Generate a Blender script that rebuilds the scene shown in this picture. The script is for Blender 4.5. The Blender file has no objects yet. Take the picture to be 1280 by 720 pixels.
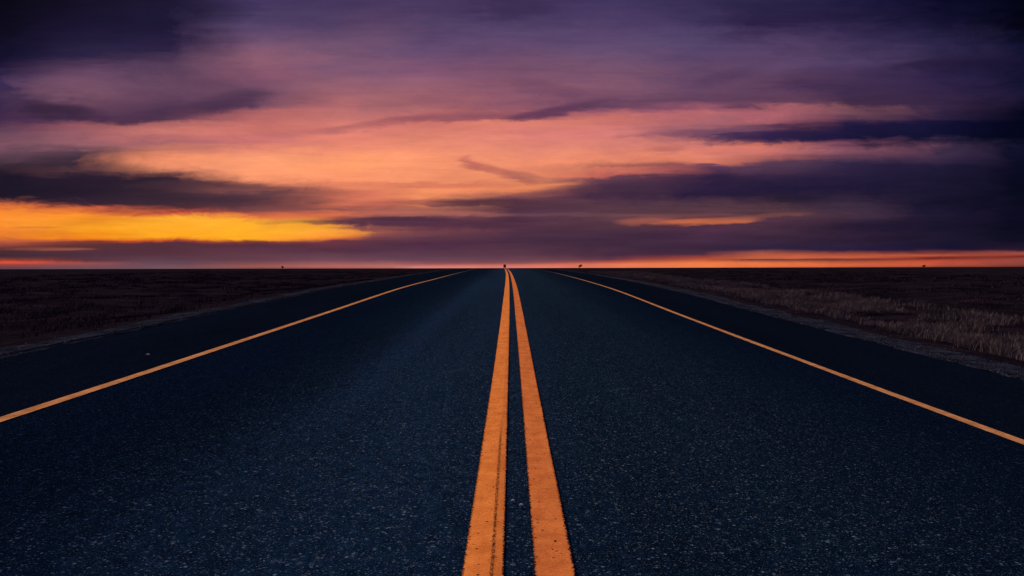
import bpy, math, random
import numpy as np
from mathutils import Vector, noise

random.seed(7)
rng = np.random.default_rng(7)
scene = bpy.context.scene
COL = scene.collection
EXPO = 1.0                      # dusk exposure
K = 2.0 ** (-EXPO)

# ------------------------------------------------------------------ helpers
def lin(c):
    out = []
    for v in c:
        v = v / 255.0
        out.append(v / 12.92 if v <= 0.04045 else ((v + 0.055) / 1.055) ** 2.4)
    return tuple(out)

def tag(o, label=None, cat=None, group=None, kind=None):
    if label: o['label'] = label
    if cat: o['category'] = cat
    if group: o['group'] = group
    if kind: o['kind'] = kind
    return o

def mesh_obj(name, verts, faces, mat, parent=None, smooth=False):
    me = bpy.data.meshes.new(name)
    me.from_pydata([tuple(v) for v in verts], [], faces)
    if smooth:
        me.polygons.foreach_set('use_smooth', [True] * len(me.polygons))
    me.update()
    o = bpy.data.objects.new(name, me)
    COL.objects.link(o)
    if mat: me.materials.append(mat)
    if parent: o.parent = parent
    return o

def np_mesh(name, verts, faces, mat, parent=None, smooth=False):
    """verts (N,3) array, faces (M,k) array"""
    me = bpy.data.meshes.new(name)
    k = faces.shape[1]; m = faces.shape[0]
    me.vertices.add(len(verts)); me.vertices.foreach_set('co', np.asarray(verts, np.float32).ravel())
    me.loops.add(m * k); me.loops.foreach_set('vertex_index', faces.astype(np.int32).ravel())
    me.polygons.add(m); me.polygons.foreach_set('loop_start', np.arange(0, m * k, k, dtype=np.int32))
    me.polygons.foreach_set('loop_total', np.full(m, k, np.int32))
    if smooth: me.polygons.foreach_set('use_smooth', np.ones(m, bool))
    me.update(calc_edges=True); me.validate()
    o = bpy.data.objects.new(name, me); COL.objects.link(o)
    if mat: me.materials.append(mat)
    if parent: o.parent = parent
    return o

def empty(name, loc, rz=0.0):
    o = bpy.data.objects.new(name, None); COL.objects.link(o)
    o.location = loc; o.rotation_euler = (0, 0, rz); o.empty_display_size = 0.5
    return o

class NT:
    def __init__(s, tree): s.t = tree; s.n = tree.nodes; s.l = tree.links
    def node(s, typ, **kw):
        n = s.n.new(typ)
        for k, v in kw.items(): setattr(n, k, v)
        return n
    def put(s, sock, v):
        if isinstance(v, bpy.types.NodeSocket): s.l.new(v, sock)
        else: sock.default_value = v
    def m(s, op, a, b=None, c=None, clamp=False):
        n = s.node('ShaderNodeMath', operation=op, use_clamp=clamp)
        s.put(n.inputs[0], a)
        if b is not None: s.put(n.inputs[1], b)
        if c is not None: s.put(n.inputs[2], c)
        return n.outputs[0]
    def mr(s, v, a, b, c=0.0, d=1.0, smooth=False):
        n = s.node('ShaderNodeMapRange', clamp=True, interpolation_type='SMOOTHSTEP' if smooth else 'LINEAR')
        s.put(n.inputs[0], v)
        for i, x in zip((1, 2, 3, 4), (a, b, c, d)): s.put(n.inputs[i], x)
        return n.outputs[0]
    def mix(s, f, a, b, blend='MIX'):
        n = s.node('ShaderNodeMix', data_type='RGBA', blend_type=blend)
        s.put(n.inputs[0], f)
        for sock, v in ((n.inputs[6], a), (n.inputs[7], b)):
            if isinstance(v, bpy.types.NodeSocket): s.l.new(v, sock)
            else: sock.default_value = (*v[:3], 1.0)
        return n.outputs[2]
    def xyz(s, x, y, z):
        n = s.node('ShaderNodeCombineXYZ')
        for i, v in enumerate((x, y, z)): s.put(n.inputs[i], v)
        return n.outputs[0]
    def sep(s, v):
        n = s.node('ShaderNodeSeparateXYZ'); s.l.new(v, n.inputs[0]); return n.outputs
    def noise(s, vec, scale, detail=3.0, rough=0.55, dist=0.0, out=0):
        n = s.node('ShaderNodeTexNoise')
        s.l.new(vec, n.inputs['Vector'])
        n.inputs['Scale'].default_value = scale; n.inputs['Detail'].default_value = detail
        n.inputs['Roughness'].default_value = rough; n.inputs['Distortion'].default_value = dist
        return n.outputs[out]
    def vor(s, vec, scale, feature='F1', out=0):
        n = s.node('ShaderNodeTexVoronoi', feature=feature)
        s.l.new(vec, n.inputs['Vector']); n.inputs['Scale'].default_value = scale
        return n.outputs[out]
    def scalev(s, vec, sc):
        n = s.node('ShaderNodeMapping'); s.l.new(vec, n.inputs[0]); n.inputs['Scale'].default_value = sc
        return n.outputs[0]

def material(name, rough=0.9, spec=0.15):
    m = bpy.data.materials.new(name); m.use_nodes = True
    t = NT(m.node_tree); b = m.node_tree.nodes['Principled BSDF']
    b.inputs['Roughness'].default_value = rough
    b.inputs['Specular IOR Level'].default_value = spec
    return m, t, b

def objco(t): return t.node('ShaderNodeTexCoord').outputs['Object']

# ------------------------------------------------------------------ road geometry
H = 1.19                      # eye height over the road
PT = [(-30, 1.9), (-10, 1.38), (0, 1.19), (3, 1.14), (6, 1.095), (12, .98), (16, .90), (28, .665), (40, .545), (53, .42), (70, .28),
      (87, .165), (100, .09), (115, .035), (130, .012), (145, .02), (180, .08), (260, .18), (420, .22), (9000, .22), (60000, .22)]
px_, pz_ = np.array([p[0] for p in PT], float), np.array([H - p[1] for p in PT], float)
_d = np.diff(pz_) / np.diff(px_)
_m = np.concatenate([[_d[0]], np.where(_d[:-1] * _d[1:] > 0, 2 * _d[:-1] * _d[1:] / (_d[:-1] + _d[1:] + 1e-12), 0), [_d[-1]]])
def prof(y):
    y = np.clip(np.asarray(y, float), px_[0], px_[-1])
    i = np.clip(np.searchsorted(px_, y) - 1, 0, len(_d) - 1)
    h = px_[i + 1] - px_[i]; s = (y - px_[i]) / h
    return ((2*s**3-3*s**2+1)*pz_[i] + (s**3-2*s**2+s)*h*_m[i] + (-2*s**3+3*s**2)*pz_[i+1] + (s**3-s**2)*h*_m[i+1])
def xoff(y):
    y = np.asarray(y, float)
    return np.where(y < 0, 0, np.where(y < 62, -7.8e-5 * y * y, -.29983 - .0118 * (y - 62)))
def sst(a, b, x):
    t = np.clip((np.asarray(x, float) - a) / (b - a), 0, 1); return t * t * (3 - 2 * t)
def road_z(xr, y):
    """height of the paved surface; xr is measured from the curved alignment"""
    fade = 1 - .75 * sst(10, 45, y)
    return prof(y) - .036 * np.maximum(0, xr - .08) * fade - .012 * np.maximum(0, -xr - 3.7) * fade
LE, RE = -6.05, 5.62          # paved edges
LG, RG = -6.95, 6.45          # outer edges of the gravel
def vnoise(X, Y, sc, seed):
    """vectorised value noise"""
    x = X / sc + seed * 17.3; y = Y / sc - seed * 9.1
    xi = np.floor(x); yi = np.floor(y); fx = x - xi; fy = y - yi
    fx = fx*fx*(3-2*fx); fy = fy*fy*(3-2*fy)
    def h(a, b):
        v = np.sin(a * 127.1 + b * 311.7 + seed) * 43758.5453
        return v - np.floor(v)
    return (h(xi, yi)*(1-fx) + h(xi+1, yi)*fx)*(1-fy) + (h(xi, yi+1)*(1-fx) + h(xi+1, yi+1)*fx)*fy - .5
def ground_z(X, Y):
    xr = X - xoff(Y)
    base = road_z(np.clip(xr, LE, RE), Y)
    dl = np.maximum(LE - xr, 0); dr = np.maximum(xr - RE, 0); d = np.maximum(dl, dr)
    near = 1 - .97 * sst(35, 105, Y)
    ditch = -.05 * sst(0, .5, d) - .22 * sst(.6, 3.5, d) * near + .12 * sst(5, 16, d) * near
    lat = sst(12, 60, d); target = prof(Y)
    z = base * (1 - lat) + target * lat + ditch
    amp = sst(.9, 2.5, d)
    bump = .13 * vnoise(X, Y, 2.3, 1) + .10 * vnoise(X, Y, .9, 2) + .05 * vnoise(X, Y, .38, 3) + .16 * vnoise(X, Y, 6.5, 4)
    bump = bump * amp * (1 - .9 * sst(60, 120, Y))
    z = z + bump + .012 * vnoise(X, Y, .25, 5) * (1 - amp) * sst(.05, .2, d)
    inside = (d <= 0)
    return np.where(inside, base - .12, z - .015 * (1 - sst(0, .3, d)))

def seg(*parts):
    out = []
    for a, b, s in parts: out.append(np.arange(a, b, s))
    return np.unique(np.concatenate(out).round(4))

# ------------------------------------------------------------------ materials
# asphalt: navy-dark bitumen with pale aggregate showing
def asphalt(name, base_dark, base_light, chip, fleck=1.0, wear_vignette=False, rough=1.0, spec=.0):
    m, t, b = material(name, rough, spec)
    co = objco(t)
    flat = t.scalev(co, (1, 1, .2))
    warp = t.noise(flat, 60, 2)
    n1 = t.noise(flat, 9, 4, .7)
    n2 = t.noise(t.scalev(co, (1.2, .10, .2)), 1.0, 4, .6)       # long bands along the direction of travel
    n3 = t.noise(flat, 140, 3, .75)
    f = t.m('ADD', t.m('MULTIPLY', n1, .45), t.m('MULTIPLY', n3, .75))
    f = t.mr(f, .42, .82)
    c = t.mix(f, base_dark, base_light)
    c = t.mix(t.mr(n2, .38, .66), c, t.mix(1, c, (1.45, 1.45, 1.4), 'MULTIPLY'))
    if wear_vignette:
        x, y, z = t.sep(co)
        wob = t.m('MULTIPLY', t.m('SUBTRACT', n1, .5), .35)
        xx = t.m('ADD', x, wob)
        band = t.m('MULTIPLY', t.mr(xx, -2.0, -1.35, smooth=True), t.mr(xx, .8, -.1, smooth=True))
        c = t.mix(t.m('MULTIPLY', band, .75), c, t.mix(1, c, (1.9, 1.75, 1.7), 'MULTIPLY'))
        tr = t.m('MULTIPLY', t.mr(t.m('ABSOLUTE', t.m('ADD', xx, 1.35)), .32, .05, smooth=True), t.m('MULTIPLY', t.mr(y, 5, 9), t.mr(y, 45, 22)))
        c = t.mix(t.m('MULTIPLY', tr, .6), c, t.mix(1, c, (2.1, 1.8, 1.7), 'MULTIPLY'))   # tyre-polished strip
        ax = t.m('ABSOLUTE', t.m('ADD', t.m('SUBTRACT', x, .25), t.m('MULTIPLY', wob, 1.5)))   # pale polished middle; darkening to the lane edges also paints in a corner vignette
        mott = t.noise(t.scalev(co, (1, .55, .2)), 19, 5, .8)
        c = t.mix(t.mr(mott, .35, .66), t.mix(1, c, (.42, .48, .55), 'MULTIPLY'), t.mix(1, c, (1.6, 1.55, 1.5), 'MULTIPLY'))
    # pale stones of several sizes
    for sc, th, amt in ((95, .80, 1.0), (52, .90, 1.0), (190, .74, .7), (34, .955, .9)):
        vn = t.node('ShaderNodeTexVoronoi'); t.l.new(flat, vn.inputs['Vector']); vn.inputs['Scale'].default_value = sc
        r = t.node('ShaderNodeSeparateColor'); t.l.new(vn.outputs['Color'], r.inputs[0])
        pick = t.mr(r.outputs[0], th, min(1, th + .06))
        shape = t.mr(vn.outputs['Distance'], .50, .22)
        br = t.mr(r.outputs[1], 0, 1, .15, 1)
        a = t.m('MULTIPLY', t.m('MULTIPLY', pick, shape), t.m('MULTIPLY', br, amt * fleck), clamp=True)
        c = t.mix(a, c, chip)
    if wear_vignette:
        c = t.mix(t.mr(ax, .8, 3.2, smooth=True), c, t.mix(1, c, (.20, .27, .50), 'MULTIPLY'))  # darkens outwards: vignette shading put into the base colour, over the wear
    t.l.new(c, b.inputs['Base Color'])
    vb = t.vor(flat, 110, out=0)
    hgt = t.m('ADD', t.m('MULTIPLY', vb, -1.0), t.m('MULTIPLY', n3, .8))
    b.inputs['Sheen Weight'].default_value = .006 if wear_vignette else .002; b.inputs['Sheen Roughness'].default_value = .5; b.inputs['Sheen Tint'].default_value = (.22, .60, 1, 1)
    bp = t.node('ShaderNodeBump'); bp.inputs['Strength'].default_value = .55; bp.inputs['Distance'].default_value = .006
    t.l.new(hgt, bp.inputs['Height']); t.l.new(bp.outputs[0], b.inputs['Normal'])
    return m
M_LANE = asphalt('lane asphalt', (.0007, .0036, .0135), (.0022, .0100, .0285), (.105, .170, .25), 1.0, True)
M_SHOULDER = asphalt('shoulder asphalt', (.0008, .0022, .0085), (.0017, .0048, .0150), (.035, .05, .08), .6)

def paint(name, c1, c2, seam=None, far=None, edges=None):
    m, t, b = material(name, 1.0, .0)
    co = objco(t); flat = t.scalev(co, (1, 1, .2))
    n1 = t.noise(flat, 7, 4, .65); n2 = t.noise(flat, 120, 3, .7); n3 = t.noise(t.scalev(co, (14, 1.1, .2)), 1.0, 4, .6)
    c = t.mix(t.mr(n1, .38, .62), c1, c2)
    c = t.mix(t.mr(n3, .45, .75, 0, .5), c, t.mix(1, c, (.72, .68, .62), 'MULTIPLY'))
    c = t.mix(t.mr(n2, .46, .74, 0, .85), c, t.mix(1, c, (.62, .55, .5), 'MULTIPLY'))
    # chips through to the asphalt
    vn = t.node('ShaderNodeTexVoronoi'); t.l.new(flat, vn.inputs['Vector']); vn.inputs['Scale'].default_value = 62
    r = t.node('ShaderNodeSeparateColor'); t.l.new(vn.outputs['Color'], r.inputs[0])
    a = t.m('MULTIPLY', t.mr(r.outputs[0], .945, .97), t.mr(vn.outputs['Distance'], .45, .28))
    if seam is not None:
        x, y, z = t.sep(co)
        w = t.m('MULTIPLY', t.m('SUBTRACT', t.noise(flat, 45, 4, .8), .5), .026)
        dist = t.m('ABSOLUTE', t.m('SUBTRACT', t.m('ADD', x, w), seam))
        brk = t.mr(t.noise(t.scalev(co, (110, 45, .2)), 1.0, 4, .75), .36, .60)
        fade = t.mr(t.m('ADD', y, t.m('MULTIPLY', n1, 2.0)), 7.0, 6.0)
        a = t.m('MAXIMUM', a, t.m('MULTIPLY', t.m('MULTIPLY', t.mr(dist, .0105, .0045), brk), fade))
        # thinner second coat on the inner side of the seam
        side = t.m('MULTIPLY', t.mr(x, seam, seam + .006), .55)
        c = t.mix(side, c, t.mix(1, c, (.74, .72, .8), 'MULTIPLY'))
    # pale grains showing in the paint
    vg = t.node('ShaderNodeTexVoronoi'); t.l.new(flat, vg.inputs['Vector']); vg.inputs['Scale'].default_value = 85
    rg = t.node('ShaderNodeSeparateColor'); t.l.new(vg.outputs['Color'], rg.inputs[0])
    g = t.m('MULTIPLY', t.mr(rg.outputs[1], .80, .90, 0, .55), t.mr(vg.outputs['Distance'], .5, .25))
    c = t.mix(g, c, t.mix(1, c, (1.12, 1.45, 2.0), 'MULTIPLY'))
    if edges:
        ex, ey, _z = t.sep(co)
        exx = t.m('ADD', ex, t.m('MULTIPLY', t.m('MULTIPLY', ey, ey), 7.8e-5))
        e = t.m('MINIMUM', t.m('SUBTRACT', exx, edges[0]), t.m('SUBTRACT', edges[1], exx))
        lim = t.mr(t.noise(flat, 75, 4, .8), .42, .68, 0, .016)
        a = t.m('MAXIMUM', a, t.m('MULTIPLY', t.mr(t.m('SUBTRACT', lim, e), -.001, .0015), t.mr(ey, 16, 9)))
    c = t.mix(a, c, (.008, .006, .012))
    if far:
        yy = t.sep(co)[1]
        c = t.mix(t.mr(yy, far[0], far[1], smooth=True), c, far[2])   # line colour dulls with distance towards the crest
    t.l.new(c, b.inputs['Base Color'])
    bp = t.node('ShaderNodeBump'); bp.inputs['Strength'].default_value = .35; bp.inputs['Distance'].default_value = .004
    t.l.new(n2, bp.inputs['Height']); t.l.new(bp.outputs[0], b.inputs['Normal'])
    return m
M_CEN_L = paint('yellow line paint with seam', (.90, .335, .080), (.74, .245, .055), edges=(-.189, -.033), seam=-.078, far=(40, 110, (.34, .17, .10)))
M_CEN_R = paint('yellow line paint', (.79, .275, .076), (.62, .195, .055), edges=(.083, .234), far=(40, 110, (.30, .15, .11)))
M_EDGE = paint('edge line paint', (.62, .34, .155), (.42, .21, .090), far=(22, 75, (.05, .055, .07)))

def earth(name, cA, cB, cC):
    m, t, b = material(name, 1.0, .0)
    co = objco(t); flat = t.scalev(co, (1, 1, .3))
    a = t.noise(flat, .35, 5, .65); q = t.noise(t.scalev(co, (.25, 1.0, .3)), 1.6, 5, .7); f = t.noise(flat, 14, 4, .75)
    c = t.mix(t.mr(a, .35, .65), cA, cB)
    c = t.mix(t.mr(q, .50, .68), c, cC)
    c = t.mix(t.mr(f, .35, .7), t.mix(1, c, (.5, .5, .5), 'MULTIPLY'), c)
    t.l.new(c, b.inputs['Base Color'])
    bp = t.node('ShaderNodeBump'); bp.inputs['Strength'].default_value = .8; bp.inputs['Distance'].default_value = .08
    t.l.new(f, bp.inputs['Height']); t.l.new(bp.outputs[0], b.inputs['Normal'])
    return m
M_EARTH = earth('prairie soil', (.0095, .0080, .0165), (.0175, .0135, .0240), (.0320, .0250, .0400))

m, t, b = material('verge gravel', 1.0, .0)
co = objco(t); flat = t.scalev(co, (1, 1, .3))
vn = t.node('ShaderNodeTexVoronoi'); t.l.new(flat, vn.inputs['Vector']); vn.inputs['Scale'].default_value = 38
r = t.node('ShaderNodeSeparateColor'); t.l.new(vn.outputs['Color'], r.inputs[0])
c = t.mix(r.outputs[0], (.004, .007, .016), (.017, .023, .043))
gx_, gy_, gz_ = t.sep(co)
gxx = t.m('ADD', gx_, t.m('ADD', t.m('MULTIPLY', t.m('MULTIPLY', gy_, gy_), 7.8e-5), t.m('MULTIPLY', t.m('SUBTRACT', t.noise(flat, 1.5, 3, .6), .5), .25)))
dark_strip = t.m('MULTIPLY', t.mr(gxx, -6.50, -6.42), t.mr(gxx, -6.12, -6.22))      # dark strip beside the left paved edge
c = t.mix(1, c, (2.1, 2.05, 1.95), 'MULTIPLY')
c = t.mix(t.m('MULTIPLY', dark_strip, .85), c, (.003, .005, .012))
c = t.mix(t.mr(t.noise(flat, 2.2, 4, .7), .42, .62), t.mix(1, c, (.35, .35, .4), 'MULTIPLY'), c)
t.l.new(c, b.inputs['Base Color'])
bp = t.node('ShaderNodeBump'); bp.inputs['Strength'].default_value = .8; bp.inputs['Distance'].default_value = .012
t.l.new(t.m('MULTIPLY', vn.outputs['Distance'], -1), bp.inputs['Height']); t.l.new(bp.outputs[0], b.inputs['Normal'])
M_GRAVEL = m

def simple(name, c1, c2, sc=3.0, rough=.8, spec=.2):
    m, t, b = material(name, rough, spec)
    co = objco(t)
    t.l.new(t.mix(t.mr(t.noise(co, sc, 4, .65), .35, .65), c1, c2), b.inputs['Base Color'])
    return m
M_STONE = simple('loose stone', (.007, .010, .020), (.022, .028, .048), 9)
M_PEBBLE = simple('pale pebble', (.30, .34, .42), (.48, .50, .58), 60)
M_GRASS_R = simple('dry grass', (.075, .068, .076), (.170, .150, .155), 1.1, 1, 0)
M_GRASS_F = simple('dark prairie grass', (.0140, .0115, .0200), (.040, .032, .046), .6, 1, 0)
M_BARK = simple('bark', (.03, .018, .015), (.05, .03, .025), 6)
M_LEAF = simple('dark foliage', (.03, .025, .015), (.05, .04, .022), 2)
M_BODY = simple('dark vehicle paint', (.02, .012, .014), (.035, .02, .022), 1.5, .5, .4)
M_TYRE = simple('tyre rubber', (.01, .01, .012), (.018, .018, .02), 8)
M_GLASS = simple('dark glass', (.01, .012, .018), (.014, .016, .022), 2, .15, .5)

# ------------------------------------------------------------------ ground sheet
gx = seg((-30, -14, .4), (-14, 14, .16), (14, 30, .4))
ext = [30.0]
while ext[-1] < 12000: ext.append(ext[-1] * 1.09 + .4)
gx = np.unique(np.concatenate([-np.array(ext), gx, np.array(ext)]))
gy = seg((-30, 4, 1.0), (4, 34, .16), (34, 70, .4), (70, 190, 1.2))
ext = [190.0]
while ext[-1] < 15000: ext.append(ext[-1] * 1.07)
gy = np.unique(np.concatenate([gy, np.array(ext)]))
X, Y = np.meshgrid(gx, gy)
Z = ground_z(X, Y)
V = np.stack([X.ravel(), Y.ravel(), Z.ravel()], 1)
ny, nx = X.shape
idx = np.arange(nx * ny).reshape(ny, nx)
F = np.stack([idx[:-1, :-1].ravel(), idx[:-1, 1:].ravel(), idx[1:, 1:].ravel(), idx[1:, :-1].ravel()], 1)
tag(np_mesh('ground', V, F, M_EARTH, smooth=True), kind='structure')

# ------------------------------------------------------------------ strips along the road
YS = seg((-25, 0, 1.0), (0, 14, .25), (14, 60, .5), (60, 200, 1.5), (200, 1500, 10))
def strip(name, x0, x1, dz, mat, parent=None, ys=YS, nxs=2, edge=0.0, wob=0.0, thick=0.0, seed=0, zf=road_z):
    """a ribbon between two offsets; edges wander by `edge` metres"""
    r = np.random.default_rng(seed + 11)
    V = []; F = []
    for j, y in enumerate(ys):
        o = float(xoff(y))
        a = x0 + r.uniform(-edge, edge) + wob * float(vnoise(np.array(0.), np.array(y), 1.7, seed + 3))
        c = x1 + r.uniform(-edge, edge) + wob * float(vnoise(np.array(5.), np.array(y), 1.3, seed + 5))
        for i in range(nxs):
            x = a + (c - a) * i / (nxs - 1)
            V.append((x + o, y, float(zf(x, y)) + dz))
    for j in range(len(ys) - 1):
        for i in range(nxs - 1):
            k = j * nxs + i
            F.append((k, k + 1, k + nxs + 1, k + nxs))
    n = len(V)
    if thick:   # paved edge face down both sides
        for side in (0, nxs - 1):
            base = len(V)
            for j in range(len(ys)):
                x, y, z = V[j * nxs + side]; V.append((x, y, z - thick))
            for j in range(len(ys) - 1):
                F.append((j * nxs + side, (j + 1) * nxs + side, base + j + 1, base + j))
    return mesh_obj(name, V, F, mat, parent)

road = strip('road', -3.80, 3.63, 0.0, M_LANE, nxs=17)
tag(road, kind='structure')
for (a, c, s) in ((LE, -3.80, 1), (3.63, RE, 2)):
    tag(strip('shoulder', a, c, -.001, M_SHOULDER, nxs=7, edge=.025 if s else 0, thick=.14, seed=s, wob=.05), kind='structure')
PY = seg((-25, 1.5, 1.0), (1.5, 16, .03), (16, 40, .15), (40, 200, .8), (200, 1500, 10))
strip('centre_line', -.189, -.033, .005, M_CEN_L, road, PY, 3, edge=.0012, wob=.004, seed=21)
strip('centre_line', .083, .234, .005, M_CEN_R, road, PY, 3, edge=.0012, wob=.004, seed=22)
strip('edge_line', -3.785, -3.665, .005, M_EDGE, road, PY, 3, edge=.0015, wob=.006, seed=23)
strip('edge_line', 3.515, 3.617, .005, M_EDGE, road, PY, 3, edge=.0015, wob=.006, seed=24)

def gz(x, y): return ground_z(np.array(x + float(xoff(y))), np.array(y))
GY = seg((-25, 4, 1.0), (4, 60, .25), (60, 200, 1.5))
for (a, c, s) in ((LG, LE + .03, 31), (RE - .03, RG, 32)):
    ob = strip('gravel_verge', a, c, .0, M_GRAVEL, ys=GY, nxs=9, edge=.06, wob=.3, seed=s,
               zf=lambda x, y: max(float(gz(x, y)), float(road_z(min(max(x, LE), RE), y)) - .07) + .012)
    tag(ob, kind='structure')

# loose stones scattered on the gravel: nobody could count them
ico_v = np.array([(0,0,1),(.894,0,.447),(.276,.851,.447),(-.724,.526,.447),(-.724,-.526,.447),(.276,-.851,.447),
                  (.724,.526,-.447),(-.276,.851,-.447),(-.894,0,-.447),(-.276,-.851,-.447),(.724,-.526,-.447),(0,0,-1)])
ico_f = np.array([(0,1,2),(0,2,3),(0,3,4),(0,4,5),(0,5,1),(1,6,2),(2,7,3),(3,8,4),(4,9,5),(5,10,1),(2,6,7),(3,7,8),(4,8,9),(5,9,10),(1,10,6),(6,11,7),(7,11,8),(8,11,9),(9,11,10),(10,11,6)])
def stones(name, xs, ys, zs, rad, mat):
    n = len(xs)
    sc = rad[:, None, None] * rng.uniform(.6, 1.25, (n, 1, 3)) * np.array([1, 1, .6])
    v = ico_v[None] * sc * rng.uniform(.8, 1.15, (n, 12, 1))
    a = rng.uniform(0, 6.28, n); ca, sa = np.cos(a)[:, None], np.sin(a)[:, None]
    vx = v[..., 0] * ca - v[..., 1] * sa; vy = v[..., 0] * sa + v[..., 1] * ca
    v = np.stack([vx + xs[:, None], vy + ys[:, None], v[..., 2] + zs[:, None]], -1).reshape(-1, 3)
    f = (ico_f[None] + (np.arange(n) * 12)[:, None, None]).reshape(-1, 3)
    return np_mesh(name, v, f, mat)
n = 9000
ys = 5 + 50 * rng.random(n) ** 1.6; side = rng.random(n) < .25
xr = np.where(side, rng.normal(-6.5, .30, n), rng.normal(6.05, .30, n))
xr = np.where(side, np.minimum(xr, LE - .05), np.maximum(xr, RE + .05))
xs = xr + xoff(ys); zs = ground_z(xs, ys)
zs = np.maximum(zs, np.where(np.abs(xr) < 7, road_z(np.clip(xr, LE, RE), ys) - .07, -9)) + .015
st = stones('loose_stones', xs, ys, zs, rng.uniform(.004, .010, n) * (1 + .5 * (rng.random(n) > .97)), M_STONE)
tag(st, 'small grey stones loose along both edges of the paved shoulders', 'stones', kind='stuff')

# ------------------------------------------------------------------ grass
def grass(name, xs, ys, hgt, wid, mat, lean=.35, z0=None):
    n = len(xs); z = (ground_z(xs, ys) if z0 is None else z0) - .01
    a = rng.uniform(0, 6.28, n); la = rng.uniform(0, 6.28, n); ln = np.abs(rng.normal(0, lean, n)) * hgt
    dx, dy = np.cos(a) * wid / 2, np.sin(a) * wid / 2
    lx, ly = np.cos(la) * ln, np.sin(la) * ln
    p0 = np.stack([xs - dx, ys - dy, z], 1); p1 = np.stack([xs + dx, ys + dy, z], 1)
    m0 = np.stack([xs - dx*.7 + lx*.35, ys - dy*.7 + ly*.35, z + hgt*.55], 1); m1 = np.stack([xs + dx*.7 + lx*.35, ys + dy*.7 + ly*.35, z + hgt*.55], 1)
    tp = np.stack([xs + lx, ys + ly, z + hgt], 1)
    v = np.stack([p0, p1, m1, m0, tp], 1).reshape(-1, 3)
    i = np.arange(n) * 5
    f = np.concatenate([np.stack([i, i+1, i+2], 1), np.stack([i, i+2, i+3], 1), np.stack([i+3, i+2, i+4], 1)])
    return np_mesh(name, v, f, mat)

def tufts(n, xlo, xhi, ylo, yhi, spread, per, ypow=1.7, dens=None):
    cx = rng.uniform(xlo, xhi, n); cy = ylo + (yhi - ylo) * rng.random(n) ** ypow
    if dens is not None:
        keep = rng.random(n) < dens(cx, cy); cx, cy = cx[keep], cy[keep]
    k = len(cx); sp = spread * rng.uniform(.5, 1.3, k)
    x = np.repeat(cx, per) + rng.normal(0, 1, k * per) * np.repeat(sp, per)
    y = np.repeat(cy, per) + rng.normal(0, 1, k * per) * np.repeat(sp, per)
    hs = np.repeat(rng.uniform(.45, 1.2, k), per) * rng.uniform(.6, 1.1, k * per)
    return x, y, hs
# pale dry grass on the right of the road, behind the gravel
dn = lambda a, b_: np.clip(.12 + 2.4 * (vnoise(a, b_ * .8, 1.3, 12) + .16), 0, 1)
x, y, hs = tufts(4200, 7.35, 11.8, 8, 75, .15, 48, 1.5, dn)
x = x + xoff(y)
ok = (x - xoff(y)) > 6.55; x, y, hs = x[ok], y[ok], hs[ok]
g1 = grass('dry_grass', x, y, .18 * hs, .005 + .00038 * y, M_GRASS_R, .75)
tag(g1, 'pale dry grass growing behind the gravel on the right of the road', 'grass', kind='stuff')
# low dark grass over both fields
dn2 = lambda a, b_: np.clip(.15 + 1.5 * (vnoise(a, b_, 3.0, 7) + .25), 0, 1)
xa, ya, ha = tufts(6500, -34, -7.4, 6, 80, .22, 22, 1.5, dn2)
xb, yb, hb = tufts(5500, 10.5, 34, 8, 80, .22, 22, 1.5, dn2)
x, y, hs = np.concatenate([xa, xb]), np.concatenate([ya, yb]), np.concatenate([ha, hb])
ok = ((x - xoff(y)) < -7.0) | ((x - xoff(y)) > 8); x, y, hs = x[ok], y[ok], hs[ok]
g2 = grass('prairie_grass', x, y,   .11 * hs * (1 - .6 * sst(40, 80, y)), .009 + .0005 * y, M_GRASS_F, .55)
tag(g2, 'low dark prairie grass covering the fields either side of the road', 'grass', kind='stuff')

# ------------------------------------------------------------------ pebbles
def pebble(x, y, r, label, group=None, sd=0):
    rr = np.random.default_rng(sd)
    v = ico_v * np.array([1.1, .85, .6]) * r * rr.uniform(.82, 1.15, (12, 1))
    o = mesh_obj('pebble', v, [tuple(int(q) for q in f) for f in ico_f], M_PEBBLE)
    md = o.modifiers.new('round', 'SUBSURF'); md.levels = 1; md.render_levels = 1
    z = float(road_z(x - float(xoff(y)), y))
    o.location = (x, y, z + .45 * r)
    tag(o, label, 'pebble', group)
pebble(-4.35, 9.55, .028, 'small pale pebble on the dark left shoulder outside the edge line', sd=1)
pebble(.002, 3.86, .012, 'left one of two tiny pale pebbles between the orange centre lines', 'tiny pebbles on the road', 2)
pebble(.041, 3.79, .013, 'right one of two tiny pale pebbles between the orange centre lines', 'tiny pebbles on the road', 3)

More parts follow.
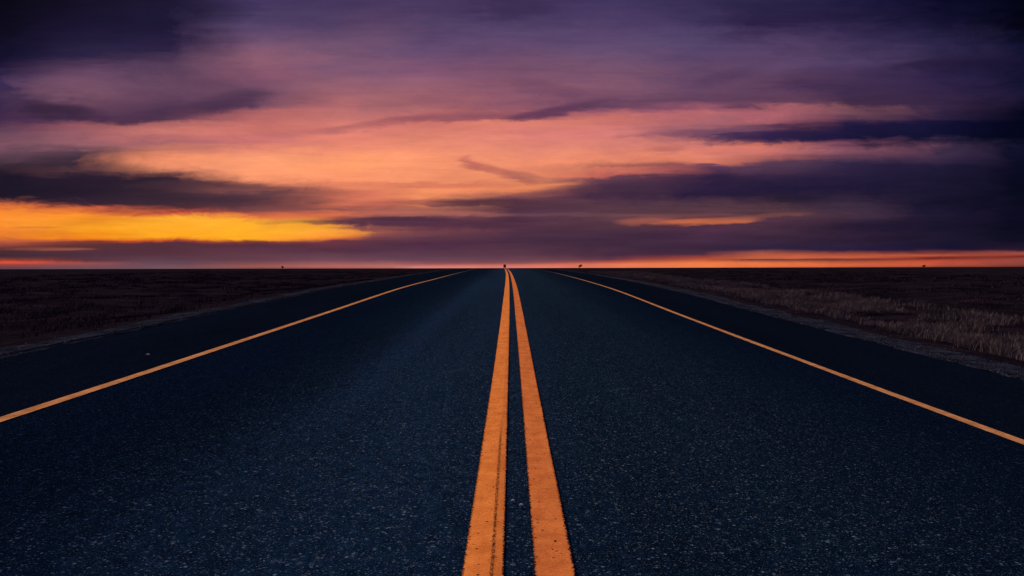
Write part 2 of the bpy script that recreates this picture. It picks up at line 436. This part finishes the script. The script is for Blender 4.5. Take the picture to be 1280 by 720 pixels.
# ------------------------------------------------------------------ far trees on the skyline
def tree(px, y, height, width, lean, label, sd):
    rr = random.Random(sd)
    x = (px - 640) / 1000.0 * y
    z = float(ground_z(np.array(x), np.array(float(y))))
    root = empty('scrub_tree', (x, y, z - .05))
    tag(root, label, 'tree', 'lone scrub trees on the skyline')
    # trunk with forks
    V = []; F = []
    def limb(p, q, r0, r1, k=6):
        p, q = Vector(p), Vector(q); d = (q - p).normalized(); s = d.orthogonal().normalized(); u = d.cross(s)
        base = len(V)
        for c, r in ((p, r0), (q, r1)):
            for i in range(k):
                a = 6.2832 * i / k; V.append(tuple(c + (s * math.cos(a) + u * math.sin(a)) * r))
        for i in range(k): F.append((base + i, base + (i + 1) % k, base + k + (i + 1) % k, base + k + i))
    t0 = (lean * .35, 0, height * .42)
    limb((0, 0, 0), t0, height * .085, height * .06)
    cl = []
    for i in range(7):
        a = i * 2.4 + rr.random(); rad = width * .36 * rr.uniform(.5, 1)
        q = (lean + math.cos(a) * rad, math.sin(a) * rad, height * rr.uniform(.45, .85))
        limb(t0, q, height * .05, height * .02, 5); cl.append(q)
    mesh_obj('trunk', V, F, M_BARK, root)
    V2 = []; F2 = []
    for q in cl:
        for _ in range(110):
            o = Vector((rr.gauss(0, 1), rr.gauss(0, 1), rr.gauss(0, .75))) * width * .14 + Vector(q)
            s = Vector((rr.gauss(0, 1), rr.gauss(0, 1), rr.gauss(0, 1))).normalized(); u = s.orthogonal().normalized()
            L = rr.uniform(.10, .24); b0 = len(V2)
            V2 += [tuple(o - s * L), tuple(o + u * L * .5), tuple(o + s * L), tuple(o - u * L * .5)]
            F2.append((b0, b0 + 1, b0 + 2, b0 + 3))
    mesh_obj('crown', V2, F2, M_LEAF, root)
tree(724, 600, 2.9, 2.4, .7, 'small scrub tree on the skyline just right of where the road vanishes', 1)
tree(353, 700, 2.7, 2.0, 0, 'tiny scrub tree on the skyline left of the road under the purple cloud', 2)
tree(1155, 520, 1.7, 1.6, 0, 'tiny scrub tree on the skyline at the far right', 3)

# ------------------------------------------------------------------ far lorry over the crest
def box(V, F, x0, x1, y0, y1, z0, z1, tx=0, ty0=0, ty1=0):
    b = len(V)
    V += [(x0, y0, z0), (x1, y0, z0), (x1, y1, z0), (x0, y1, z0), (x0+tx, y0+ty0, z1), (x1-tx, y0+ty0, z1), (x1-tx, y1-ty1, z1), (x0+tx, y1-ty1, z1)]
    for f in ((0,3,2,1),(4,5,6,7),(0,1,5,4),(1,2,6,5),(2,3,7,6),(3,0,4,7)): F.append(tuple(b + i for i in f))
ty = 800.0; tx_ = float(xoff(ty)) + 1.75
lorry = empty('lorry', (tx_, ty, float(road_z(1.75, ty))))
tag(lorry, 'tiny dark lorry far off where the centre lines meet the skyline', 'lorry')
def bpart(name, boxes, mat, parent, bev=.04):
    V, F = [], []
    for bx in boxes: box(V, F, *bx)
    o = mesh_obj(name, V, F, mat, parent)
    if bev:
        md = o.modifiers.new('bevel', 'BEVEL'); md.width = bev; md.segments = 2
    return o
bpart('cargo_box', [(-1.22, 1.22, -4.2, 3.0, 1.05, 3.75)], M_BODY, lorry)
bpart('rear_door', [(-1.12, -.01, -4.26, -4.2, 1.15, 3.65), (.01, 1.12, -4.26, -4.2, 1.15, 3.65)], M_BODY, lorry, .01)
bpart('chassis', [(-.45, .45, -4.1, 5.0, .65, 1.04), (-1.15, 1.15, -4.22, -4.1, .5, .68)], M_TYRE, lorry)
bpart('cab', [(-1.15, 1.15, 3.2, 5.2, .7, 1.8), (-1.12, 1.12, 3.2, 5.2, 1.8, 2.85, .08, 0, .35)], M_BODY, lorry, .06)
bpart('windscreen', [(-.95, .95, 5.02, 5.06, 1.95, 2.6)], M_GLASS, lorry, 0)
for wx in (-1.0, 1.0):
    for wy in (-3.0, -1.8, 4.1):
        V, F = [], []; k = 20
        for s in (-.16, .16):
            for i in range(k): V.append((wx + s, wy + .5 * math.cos(6.2832*i/k), .5 + .5 * math.sin(6.2832*i/k)))
        F = [tuple((i, (i+1) % k, k + (i+1) % k, k + i)) for i in range(k)] + [tuple(range(k))[::-1], tuple(range(k, 2*k))]
        mesh_obj('wheel', V, F, M_TYRE, lorry)

# ------------------------------------------------------------------ sky
W = bpy.data.worlds.new('World'); scene.world = W; W.use_nodes = True; W.cycles.sampling_method = 'NONE'
scene.cycles.max_bounces = 2; scene.cycles.diffuse_bounces = 1
wt = NT(W.node_tree)
for nd in list(wt.n): wt.n.remove(nd)
out = wt.node('ShaderNodeOutputWorld'); bg = wt.node('ShaderNodeBackground'); wt.l.new(bg.outputs[0], out.inputs[0])
SUN_AZ, SUN_EL = math.radians(-20), math.radians(14)
gen = wt.node('ShaderNodeTexCoord').outputs['Generated']
dx, dy, dz = wt.sep(gen)
dys = wt.m('MAXIMUM', dy, .30)
U0 = wt.m('DIVIDE', dx, dys)            # tangent of azimuth from the road's direction
V0 = wt.m('DIVIDE', dz, dys)            # height above the horizon
uv = wt.xyz(U0, V0, 0)
# drawn-out turbulence: clouds are stretched along the horizon
nA = wt.noise(wt.scalev(uv, (2.6, 13, 1)), 1.0, 4, .55, .4)
nB = wt.noise(wt.scalev(uv, (9, 50, 1)), 1.0, 5, .62, .5)
nC = wt.noise(wt.scalev(uv, (4, 8, 1)), 1.3, 4, .6, .0)
cE = wt.m('SUBTRACT', wt.noise(wt.scalev(uv, (13, 34, 1)), 1.0, 7, .68, 1.1), .5)
low = wt.mr(V0, .0, .11, .05, 1.0)      # flatten the warp close to the horizon
cA = wt.m('SUBTRACT', nA, .5); cB = wt.m('SUBTRACT', nB, .5); cC = wt.m('SUBTRACT', nC, .5)
cD = wt.m('SUBTRACT', wt.noise(wt.scalev(uv, (7, 120, 1)), 1.0, 5, .6, .3), .5)
wv = wt.m('ADD', wt.m('MULTIPLY_ADD', cE, .020, wt.m('MULTIPLY', cA, .018)), wt.m('MULTIPLY_ADD', cD, .014, wt.m('MULTIPLY', cB, .014)))
Vw = wt.m('ADD', V0, wt.m('MULTIPLY', wv, low))
Uw = wt.m('ADD', U0, wt.m('ADD', wt.m('MULTIPLY', cC, .13), wt.m('MULTIPLY_ADD', cE, .10, wt.m('MULTIPLY', cB, .08))))
UP = wt.m('MULTIPLY_ADD', Uw, 1000.0, 640.0)
VP = wt.m('MULTIPLY_ADD', Vw, -1000.0, 335.0)

COLS = {
 0: [(0,6,4,20),(40,12,8,30),(80,20,15,50),(100,62,46,85),(120,62,42,80),(145,58,36,70),(160,90,58,85),(180,130,85,100),(200,85,60,75),(210,25,20,38),(247,16,15,32),(251,110,60,55),(256,215,105,60),(262,245,135,50),(275,255,150,50),(295,240,128,45),(303,170,80,60),(310,80,40,50),(320,60,40,50),(325,140,60,50),(328,235,85,55),(331,150,65,60),(335,100,65,80)],
 107: [(0,20,14,38),(40,28,20,52),(70,46,36,70),(90,115,75,105),(115,125,82,105),(130,110,70,92),(150,90,55,85),(158,150,85,95),(165,160,95,105),(180,150,95,105),(190,85,60,75),(205,60,42,58),(214,130,82,85),(222,60,38,55),(240,44,28,48),(255,48,30,48),(260,190,85,60),(268,245,140,40),(285,255,165,35),(298,245,130,25),(301,130,55,45),(306,90,48,52),(318,75,45,62),(326,85,48,60),(329,150,75,75),(335,105,75,88)],
 213: [(0,30,20,50),(30,26,20,52),(60,45,32,68),(80,90,62,92),(105,110,72,98),(125,98,62,90),(138,78,50,80),(150,95,58,85),(155,175,100,100),(165,205,118,110),(180,170,100,105),(190,200,120,100),(197,245,145,105),(213,245,150,110),(218,200,120,100),(226,65,42,58),(240,80,50,60),(250,55,38,52),(260,80,45,52),(266,200,80,60),(272,255,175,50),(295,255,165,30),(300,200,80,40),(303,80,42,58),(318,80,45,60),(330,100,70,85),(335,115,80,90)],
 320: [(0,72,55,98),(25,85,65,105),(50,115,80,115),(75,150,95,115),(95,150,88,112),(110,125,80,105),(130,120,75,98),(140,190,105,105),(160,215,120,110),(180,200,112,112),(187,230,135,110),(200,255,160,115),(225,255,155,110),(233,200,115,95),(240,105,65,72),(255,100,60,68),(265,130,70,70),(270,225,110,65),(275,255,175,45),(298,255,170,35),(301,130,55,50),(305,80,42,62),(325,100,60,75),(333,150,85,80),(335,120,70,75)],
 427: [(0,78,58,98),(30,90,68,105),(60,118,82,112),(90,140,92,118),(115,165,100,110),(135,190,110,112),(168,230,130,115),(185,240,142,112),(205,255,158,108),(225,255,152,108),(232,235,135,100),(245,215,115,90),(255,225,120,88),(262,150,85,80),(267,225,115,75),(273,200,100,70),(278,90,50,65),(281,230,140,55),(290,255,175,55),(297,240,130,50),(301,110,50,65),(312,80,45,65),(325,110,70,85),(333,180,100,95),(335,150,85,85)],
 452: [(0,77,57,97),(60,116,81,112),(90,140,92,118),(135,186,108,111),(168,230,131,115),(205,254,157,109),(225,254,152,109),(232,234,134,100),(245,220,118,92),(255,220,118,90),(262,150,85,80),(267,220,115,80),(273,185,95,74),(278,84,48,66),(282,205,120,65),(289,248,158,62),(296,215,115,60),(301,100,50,66),(312,80,45,66),(325,108,69,85),(333,185,104,98),(335,160,90,88)],
 478: [(0,77,57,97),(60,115,81,113),(90,140,91,118),(135,180,107,110),(160,222,124,114),(205,253,156,110),(225,254,152,110),(232,233,132,99),(245,230,128,96),(255,205,110,90),(262,165,94,86),(267,200,105,85),(273,140,78,76),(279,80,46,67),(286,135,76,74),(291,165,92,80),(297,125,68,74),(302,90,50,68),(312,80,45,67),(325,106,68,84),(333,185,108,100),(335,165,95,95)],
 533: [(0,75,55,95),(25,82,62,100),(60,108,78,115),(90,140,88,118),(120,165,100,112),(140,175,102,108),(152,215,120,110),(170,232,135,115),(200,250,152,112),(225,252,152,108),(230,230,130,98),(240,245,145,100),(248,240,140,95),(253,170,95,85),(258,215,130,90),(265,190,110,95),(272,130,75,80),(280,85,45,70),(290,125,70,78),(295,110,65,78),(305,80,42,70),(325,100,65,82),(330,150,80,85),(334,210,130,125)],
 640: [(0,70,52,90),(20,75,56,95),(40,95,72,110),(60,110,78,115),(90,138,88,112),(120,150,90,110),(138,150,88,104),(148,180,100,102),(152,228,130,112),(170,225,128,118),(190,240,145,115),(215,245,145,105),(228,225,135,100),(238,235,135,95),(246,130,75,85),(252,100,60,75),(265,88,55,75),(275,85,50,72),(300,78,48,70),(318,90,55,72),(326,112,70,84),(329,135,78,84),(331,205,108,92),(334,235,130,110)],
 760: [(0,72,56,98),(30,85,64,105),(60,105,78,115),(90,128,85,112),(115,140,90,112),(125,115,72,98),(135,120,75,100),(140,170,95,110),(148,215,120,110),(165,220,125,120),(185,225,132,118),(200,240,140,110),(208,190,110,95),(218,205,105,95),(223,110,65,85),(232,85,55,78),(240,80,50,75),(255,85,55,75),(268,105,68,85),(280,95,60,78),(295,75,48,72),(320,75,46,72),(325,100,56,74),(328,190,85,72),(330,235,122,95),(334,235,125,95)],
 880: [(0,58,46,84),(30,70,54,95),(55,92,72,112),(90,105,72,105),(110,115,76,105),(125,105,68,95),(135,150,85,105),(143,190,105,112),(155,170,100,110),(162,140,90,108),(172,85,55,90),(178,130,80,95),(184,200,115,108),(195,215,125,110),(204,215,120,100),(209,100,60,90),(222,50,34,70),(245,42,30,70),(256,90,60,80),(268,100,65,82),(285,85,50,80),(310,62,40,72),(318,75,45,72),(324,190,80,60),(329,245,130,80),(334,240,125,80)],
 960: [(0,50,40,75),(30,48,34,72),(50,85,62,100),(80,105,75,110),(95,98,65,95),(115,100,65,95),(132,105,65,90),(137,170,95,105),(150,180,100,110),(160,85,50,75),(168,62,40,85),(176,95,55,80),(180,200,110,95),(190,205,115,110),(198,170,95,95),(207,90,60,85),(220,60,40,72),(235,35,28,65),(255,55,38,62),(265,90,60,76),(278,80,50,75),(300,65,42,68),(312,45,35,72),(317,170,85,75),(323,200,100,70),(324.6,90,46,62),(329,235,120,75),(334,225,110,70)],
 1060: [(0,30,25,62),(20,35,27,60),(45,58,44,82),(75,85,64,102),(90,75,52,88),(110,68,46,80),(128,72,45,72),(136,130,80,90),(142,125,78,92),(150,70,45,78),(155,35,28,65),(172,28,24,58),(180,120,70,90),(188,150,90,105),(198,100,62,85),(207,50,38,72),(225,40,30,65),(240,32,24,60),(258,62,45,72),(272,65,45,72),(280,42,30,62),(300,48,32,60),(313,38,30,68),(317,160,75,60),(322,215,100,70),(324,85,40,58),(327,175,85,60),(331,225,105,70),(334,190,90,65)],
 1170: [(0,12,10,38),(25,22,18,50),(45,45,36,72),(65,52,40,75),(75,45,30,62),(90,48,35,72),(105,52,36,72),(120,56,38,70),(130,62,42,72),(145,42,30,62),(152,16,14,48),(170,14,14,45),(183,60,45,70),(195,58,42,72),(210,30,24,55),(250,26,22,52),(270,32,24,55),(300,30,24,52),(312,26,22,58),(316,120,55,55),(319,195,90,70),(321.5,110,38,38),(323,115,38,36),(326,200,80,60),(331,190,85,70),(334,130,60,50)],
 1280: [(0,2,3,18),(35,5,5,22),(55,20,18,48),(80,24,20,52),(95,20,18,48),(115,30,24,55),(130,18,14,42),(140,4,5,28),(170,3,5,25),(185,18,18,45),(200,12,12,38),(225,8,9,32),(260,12,12,38),(300,16,14,40),(312,45,28,55),(316,170,80,75),(320,120,35,30),(323,150,70,70),(330,140,65,60),(334,90,40,45)],
}
COLS[-260] = [(0,10,8,30),(120,30,22,50),(200,20,18,40),(250,40,25,40),(280,150,80,50),(300,90,50,50),(335,60,40,60)]
COLS[1560] = [(0,3,4,20),(150,8,8,30),(300,14,12,34),(318,80,40,45),(334,60,30,40)]
fac = wt.mr(VP, 0.0, 340.0)
prev = None; px0 = None
for cx in sorted(COLS):
    rn = wt.node('ShaderNodeValToRGB'); rn.color_ramp.interpolation = 'LINEAR'
    el = rn.color_ramp.elements
    st_ = [((y_ + (cx - 640) * .0023) / 340.0, lin((r_, g_, b_))) for y_, r_, g_, b_ in COLS[cx]]
    st_ = [(min(max(p, 0), 1), c_) for p, c_ in st_]
    el[0].position, el[0].color = st_[0][0], (*st_[0][1], 1)
    el[1].position, el[1].color = st_[-1][0], (*st_[-1][1], 1)
    for p, c_ in st_[1:-1]:
        e = el.new(p); e.color = (*c_, 1)
    wt.l.new(fac, rn.inputs[0])
    if prev is None: prev = rn.outputs[0]
    else: prev = wt.mix(wt.mr(UP, px0, cx), prev, rn.outputs[0])
    px0 = cx
sky = prev
# single clouds and wisps: centre, half-axes, tilt, colour, density, raggedness
BL = [
 (330,238,110,8,-2,(96,58,66),.6,.8), (230,250,150,8,0,(54,35,52),.7,.8), (350,256,70,5,0,(90,52,62),.6,.9), (270,231,80,4,-2,(74,46,60),.6,.8), (60,228,190,22,0,(28,20,40),.75,.35),
 (215,232,60,5,0,(70,44,58),.6,.5),
 (80,139,55,11,-8,(44,28,56),.8,.9), (150,150,60,5.5,0,(74,44,70),.65,.6), (225,139,62,8,7,(76,48,76),.65,.8), (290,124,50,11,9,(70,45,76),.7,.9), (25,120,40,9,0,(60,42,72),.5,.8), (250,100,70,10,-12,(96,62,90),.4,.9),
 (80,110,60,14,-6,(140,90,108),.35,.7), (290,92,70,12,-14,(120,78,104),.5,.7),
 (400,164,90,4.5,4,(200,112,108),.55,.8), (490,152,85,5,8,(170,92,98),.75,.6), (600,146,100,5,1,(148,82,96),.7,.5), (700,137,62,6.5,11,(92,54,86),.85,.6), (720,120,60,9,4,(118,74,100),.5,.9), (780,129,55,5,2,(105,66,94),.5,.6), (420,163,60,3,3,(200,115,110),.5,.7),
 (690,112,45,10,-12,(112,70,98),.5,.9), (560,120,60,6,4,(150,86,104),.35,.9),
 (592,203,11,7,-40,(200,112,100),.75,.5), (614,213,36,7.5,-18,(190,104,92),.75,.6), (650,220,28,6,-6,(160,90,88),.7,.7), (655,227,22,4,-14,(175,96,86),.6,.6),
 (258,213,30,3,-14,(215,125,95),.5,.8), (225,213,28,2.2,6,(220,125,95),.5,.5),
 (455,231,100,3,0,(215,122,92),.5,.6), (575,232,80,2.5,0,(215,120,90),.5,.6), (380,249,60,4,-2,(110,65,70),.6,.6), (460,259,70,2.5,0,(185,95,80),.6,.6),
 (445,279.5,65,2.6,-1,(82,48,70),.85,.4), (520,276,60,4,0,(82,48,72),.75,.4), (440,272,25,2.2,0,(150,80,75),.6,.4),
 (600,253,62,5,1,(92,54,70),.85,.6), (500,254,60,2,0,(190,98,82),.55,.8), (560,268,75,2.6,0,(175,104,94),.55,.6), (505,274,70,3,0,(74,42,66),.8,.6), (590,281,90,5,0,(80,46,68),.5,.7), (470,285,60,2,0,(150,84,78),.5,.9),
 (420,291,38,4,0,(245,150,60),.6,.5),
 (680,232,42,3.2,4,(240,140,95),.7,.6), (690,240,60,3.5,6,(110,65,82),.6,.6), (745,240,60,9,3,(66,42,72),.55,.5),
 (745,268,90,2.4,0,(125,78,92),.45,.6), (815,277,42,4.5,1,(200,108,88),.55,.8), (880,277.5,62,4.2,3,(238,126,82),.72,.9), (850,270,70,3,0,(150,85,85),.4,.8), (945,271,55,3,4,(150,86,84),.5,.8),
 (822,189,26,5,2,(175,98,98),.65,.6), (905,186,45,3.5,0,(225,122,110),.5,.5), (800,208,60,2,0,(150,80,85),.5,.5), (880,165,90,4,3,(120,74,100),.55,.6),
 (975,169,90,5,1,(38,28,66),.55,.5),
 (1095,88,28,6,5,(62,42,78),.5,.7), (1165,78,40,7,6,(42,30,64),.6,.7), (1030,105,60,7,0,(66,44,78),.5,.7), (975,82,55,10,14,(104,74,110),.4,.9), (925,92,50,8,16,(84,58,94),.3,.9),
 (60,311,55,2.4,0,(155,82,66),.55,.4), (90,311.5,35,1.6,0,(165,88,68),.5,.4), (40,284,30,1.6,0,(200,100,60),.5,.4), (60,300,60,1.6,0,(190,90,60),.6,.4),
 (640,8,50,14,0,(56,38,76),.5,.8), (240,12,80,16,0,(28,22,54),.5,.8), (620,262,120,4,0,(78,46,68),.4,.6), (860,300,220,12,0,(64,42,74),.35,.6),
]
def blob(sky, cx, cy, rx, ry, ang, col, dens, rag):
    cy = cy + (cx - 640) * .0023
    a = math.radians(ang); ca, sa = math.cos(a), math.sin(a)
    ddx = wt.m('SUBTRACT', UP2, cx); ddy = wt.m('SUBTRACT', cy, VP2)
    p = wt.m('MULTIPLY_ADD', ddx, ca / rx, wt.m('MULTIPLY', ddy, sa / rx))
    q = wt.m('MULTIPLY_ADD', ddy, ca / ry, wt.m('MULTIPLY', ddx, -sa / ry))
    r2 = wt.m('MULTIPLY_ADD', p, p, wt.m('MULTIPLY', q, q))
    r2 = wt.m('ADD', wt.m('MULTIPLY', ragn, -rag), r2)
    f = wt.mr(r2, 1.9, -.15, 0.0, dens, smooth=True)
    return wt.mix(f, sky, lin(col))
UP2 = wt.m('MULTIPLY_ADD', wt.m('MULTIPLY_ADD', cC, .05, wt.m('MULTIPLY_ADD', cB, .05, U0)), 1000.0, 640.0)
VP2 = wt.m('MULTIPLY_ADD', wt.m('ADD', V0, wt.m('MULTIPLY', wv, wt.m('MULTIPLY', low, .55))), -1000.0, 335.0)
ragn = wt.m('ADD', wt.m('MULTIPLY_ADD', cB, 1.6, wt.m('MULTIPLY', cD, 1.6)), wt.m('MULTIPLY', cE, 2.4))
for bl in BL: sky = blob(sky, *bl)
# fine streaks everywhere
fs = wt.noise(wt.scalev(uv, (7, 95, 1)), 1.0, 5, .65, .3)
fm = wt.noise(wt.scalev(uv, (5, 22, 1)), 1.0, 5, .6, .8)
fw = wt.noise(wt.scalev(uv, (11, 40, 1)), 1.0, 8, .72, 1.6)
gain = wt.m('ADD', wt.m('ADD', wt.mr(fs, .25, .75, .87, 1.07), wt.mr(fm, .25, .75, -.11, .11)), wt.mr(fw, .3, .7, -.06, .06))
bankm = wt.m('MULTIPLY', wt.mr(U0, -.25, .0), wt.m('MULTIPLY', wt.mr(V0, .125, .085), wt.mr(V0, .012, .03)))
st_n = wt.mr(wt.noise(wt.scalev(uv, (5, 70, 1)), 1.0, 5, .6, .3), .36, .64)
sky = wt.mix(bankm, sky, wt.mix(1.0, sky, wt.mix(st_n, (.74, .76, .76), (1.04, 1.03, 1.0)), 'MULTIPLY'))
plum = wt.m('MULTIPLY', wt.mr(U0, .0, .2), wt.mr(V0, .16, .10))
sky = wt.mix(plum, sky, wt.mix(1.0, sky, (.98, .98, .84), 'MULTIPLY'))
sky = wt.mix(1.0, sky, wt.xyz(gain, gain, wt.m('MULTIPLY_ADD', gain, .7, .3)), 'MULTIPLY')
# the sky overhead and behind the viewer
sky = wt.mix(wt.mr(V0, .14, .24), sky, wt.mix(1.0, sky, (.86, .93, .93), 'MULTIPLY'))
over = wt.mr(dz, .33, .75, smooth=True)
zen = wt.mix(wt.mr(wt.noise(gen, 2.2, 5, .6, .4), .35, .65), (.13, .10, .21), (.20, .14, .22))
sky = wt.mix(over, sky, zen)
back = wt.mr(dy, .28, -.30, smooth=True)
bk = wt.mix(wt.mr(dz, .0, .6), (.15, .09, .14), (.11, .09, .19))
sky = wt.mix(back, sky, bk)
# physical twilight underneath
ns = wt.node('ShaderNodeTexSky', sky_type='NISHITA'); ns.sun_disc = False
ns.sun_elevation = SUN_EL; ns.sun_rotation = SUN_AZ
ns.air_density = 1.0; ns.dust_density = 1.0
phys = wt.mix(1.0, ns.outputs[0], (.00005, .00005, .00005), 'MULTIPLY')
tot = wt.mix(1.0, wt.mix(1.0, sky, (K, K, K), 'MULTIPLY'), phys, 'ADD')
below = wt.mr(dz, -.004, -.02)
tot = wt.mix(below, tot, (.004, .003, .006))
wt.l.new(tot, bg.inputs[0]); bg.inputs[1].default_value = 1.0

# low afterglow from the bright band of sky ahead-left
sl = bpy.data.lights.new('sun', 'SUN'); sl.energy = 4.4; sl.angle = math.radians(14); sl.color = (1.0, .70, .52)
so = bpy.data.objects.new('sun', sl); COL.objects.link(so)
d = Vector((math.sin(SUN_AZ) * math.cos(SUN_EL), math.cos(SUN_AZ) * math.cos(SUN_EL), math.sin(SUN_EL)))
so.rotation_euler = d.to_track_quat('Z', 'Y').to_euler()
so.location = (-40, 60, 40)

# ------------------------------------------------------------------ camera
cam = bpy.data.cameras.new('camera'); co_ = bpy.data.objects.new('camera', cam); COL.objects.link(co_)
cam.lens = 28.125; cam.sensor_width = 36; cam.clip_start = .05; cam.clip_end = 60000; cam.shift_y = -25 / 1280
from mathutils import Matrix
co_.matrix_world = Matrix.Translation((0, 0, H)) @ Matrix.Rotation(math.radians(90), 4, 'X') @ Matrix.Rotation(-.0023, 4, 'Z')
scene.camera = co_
vs = scene.view_settings; vs.view_transform = 'Standard'; vs.look = 'None'; vs.exposure = EXPO; vs.gamma = 1; vs.use_curve_mapping = False
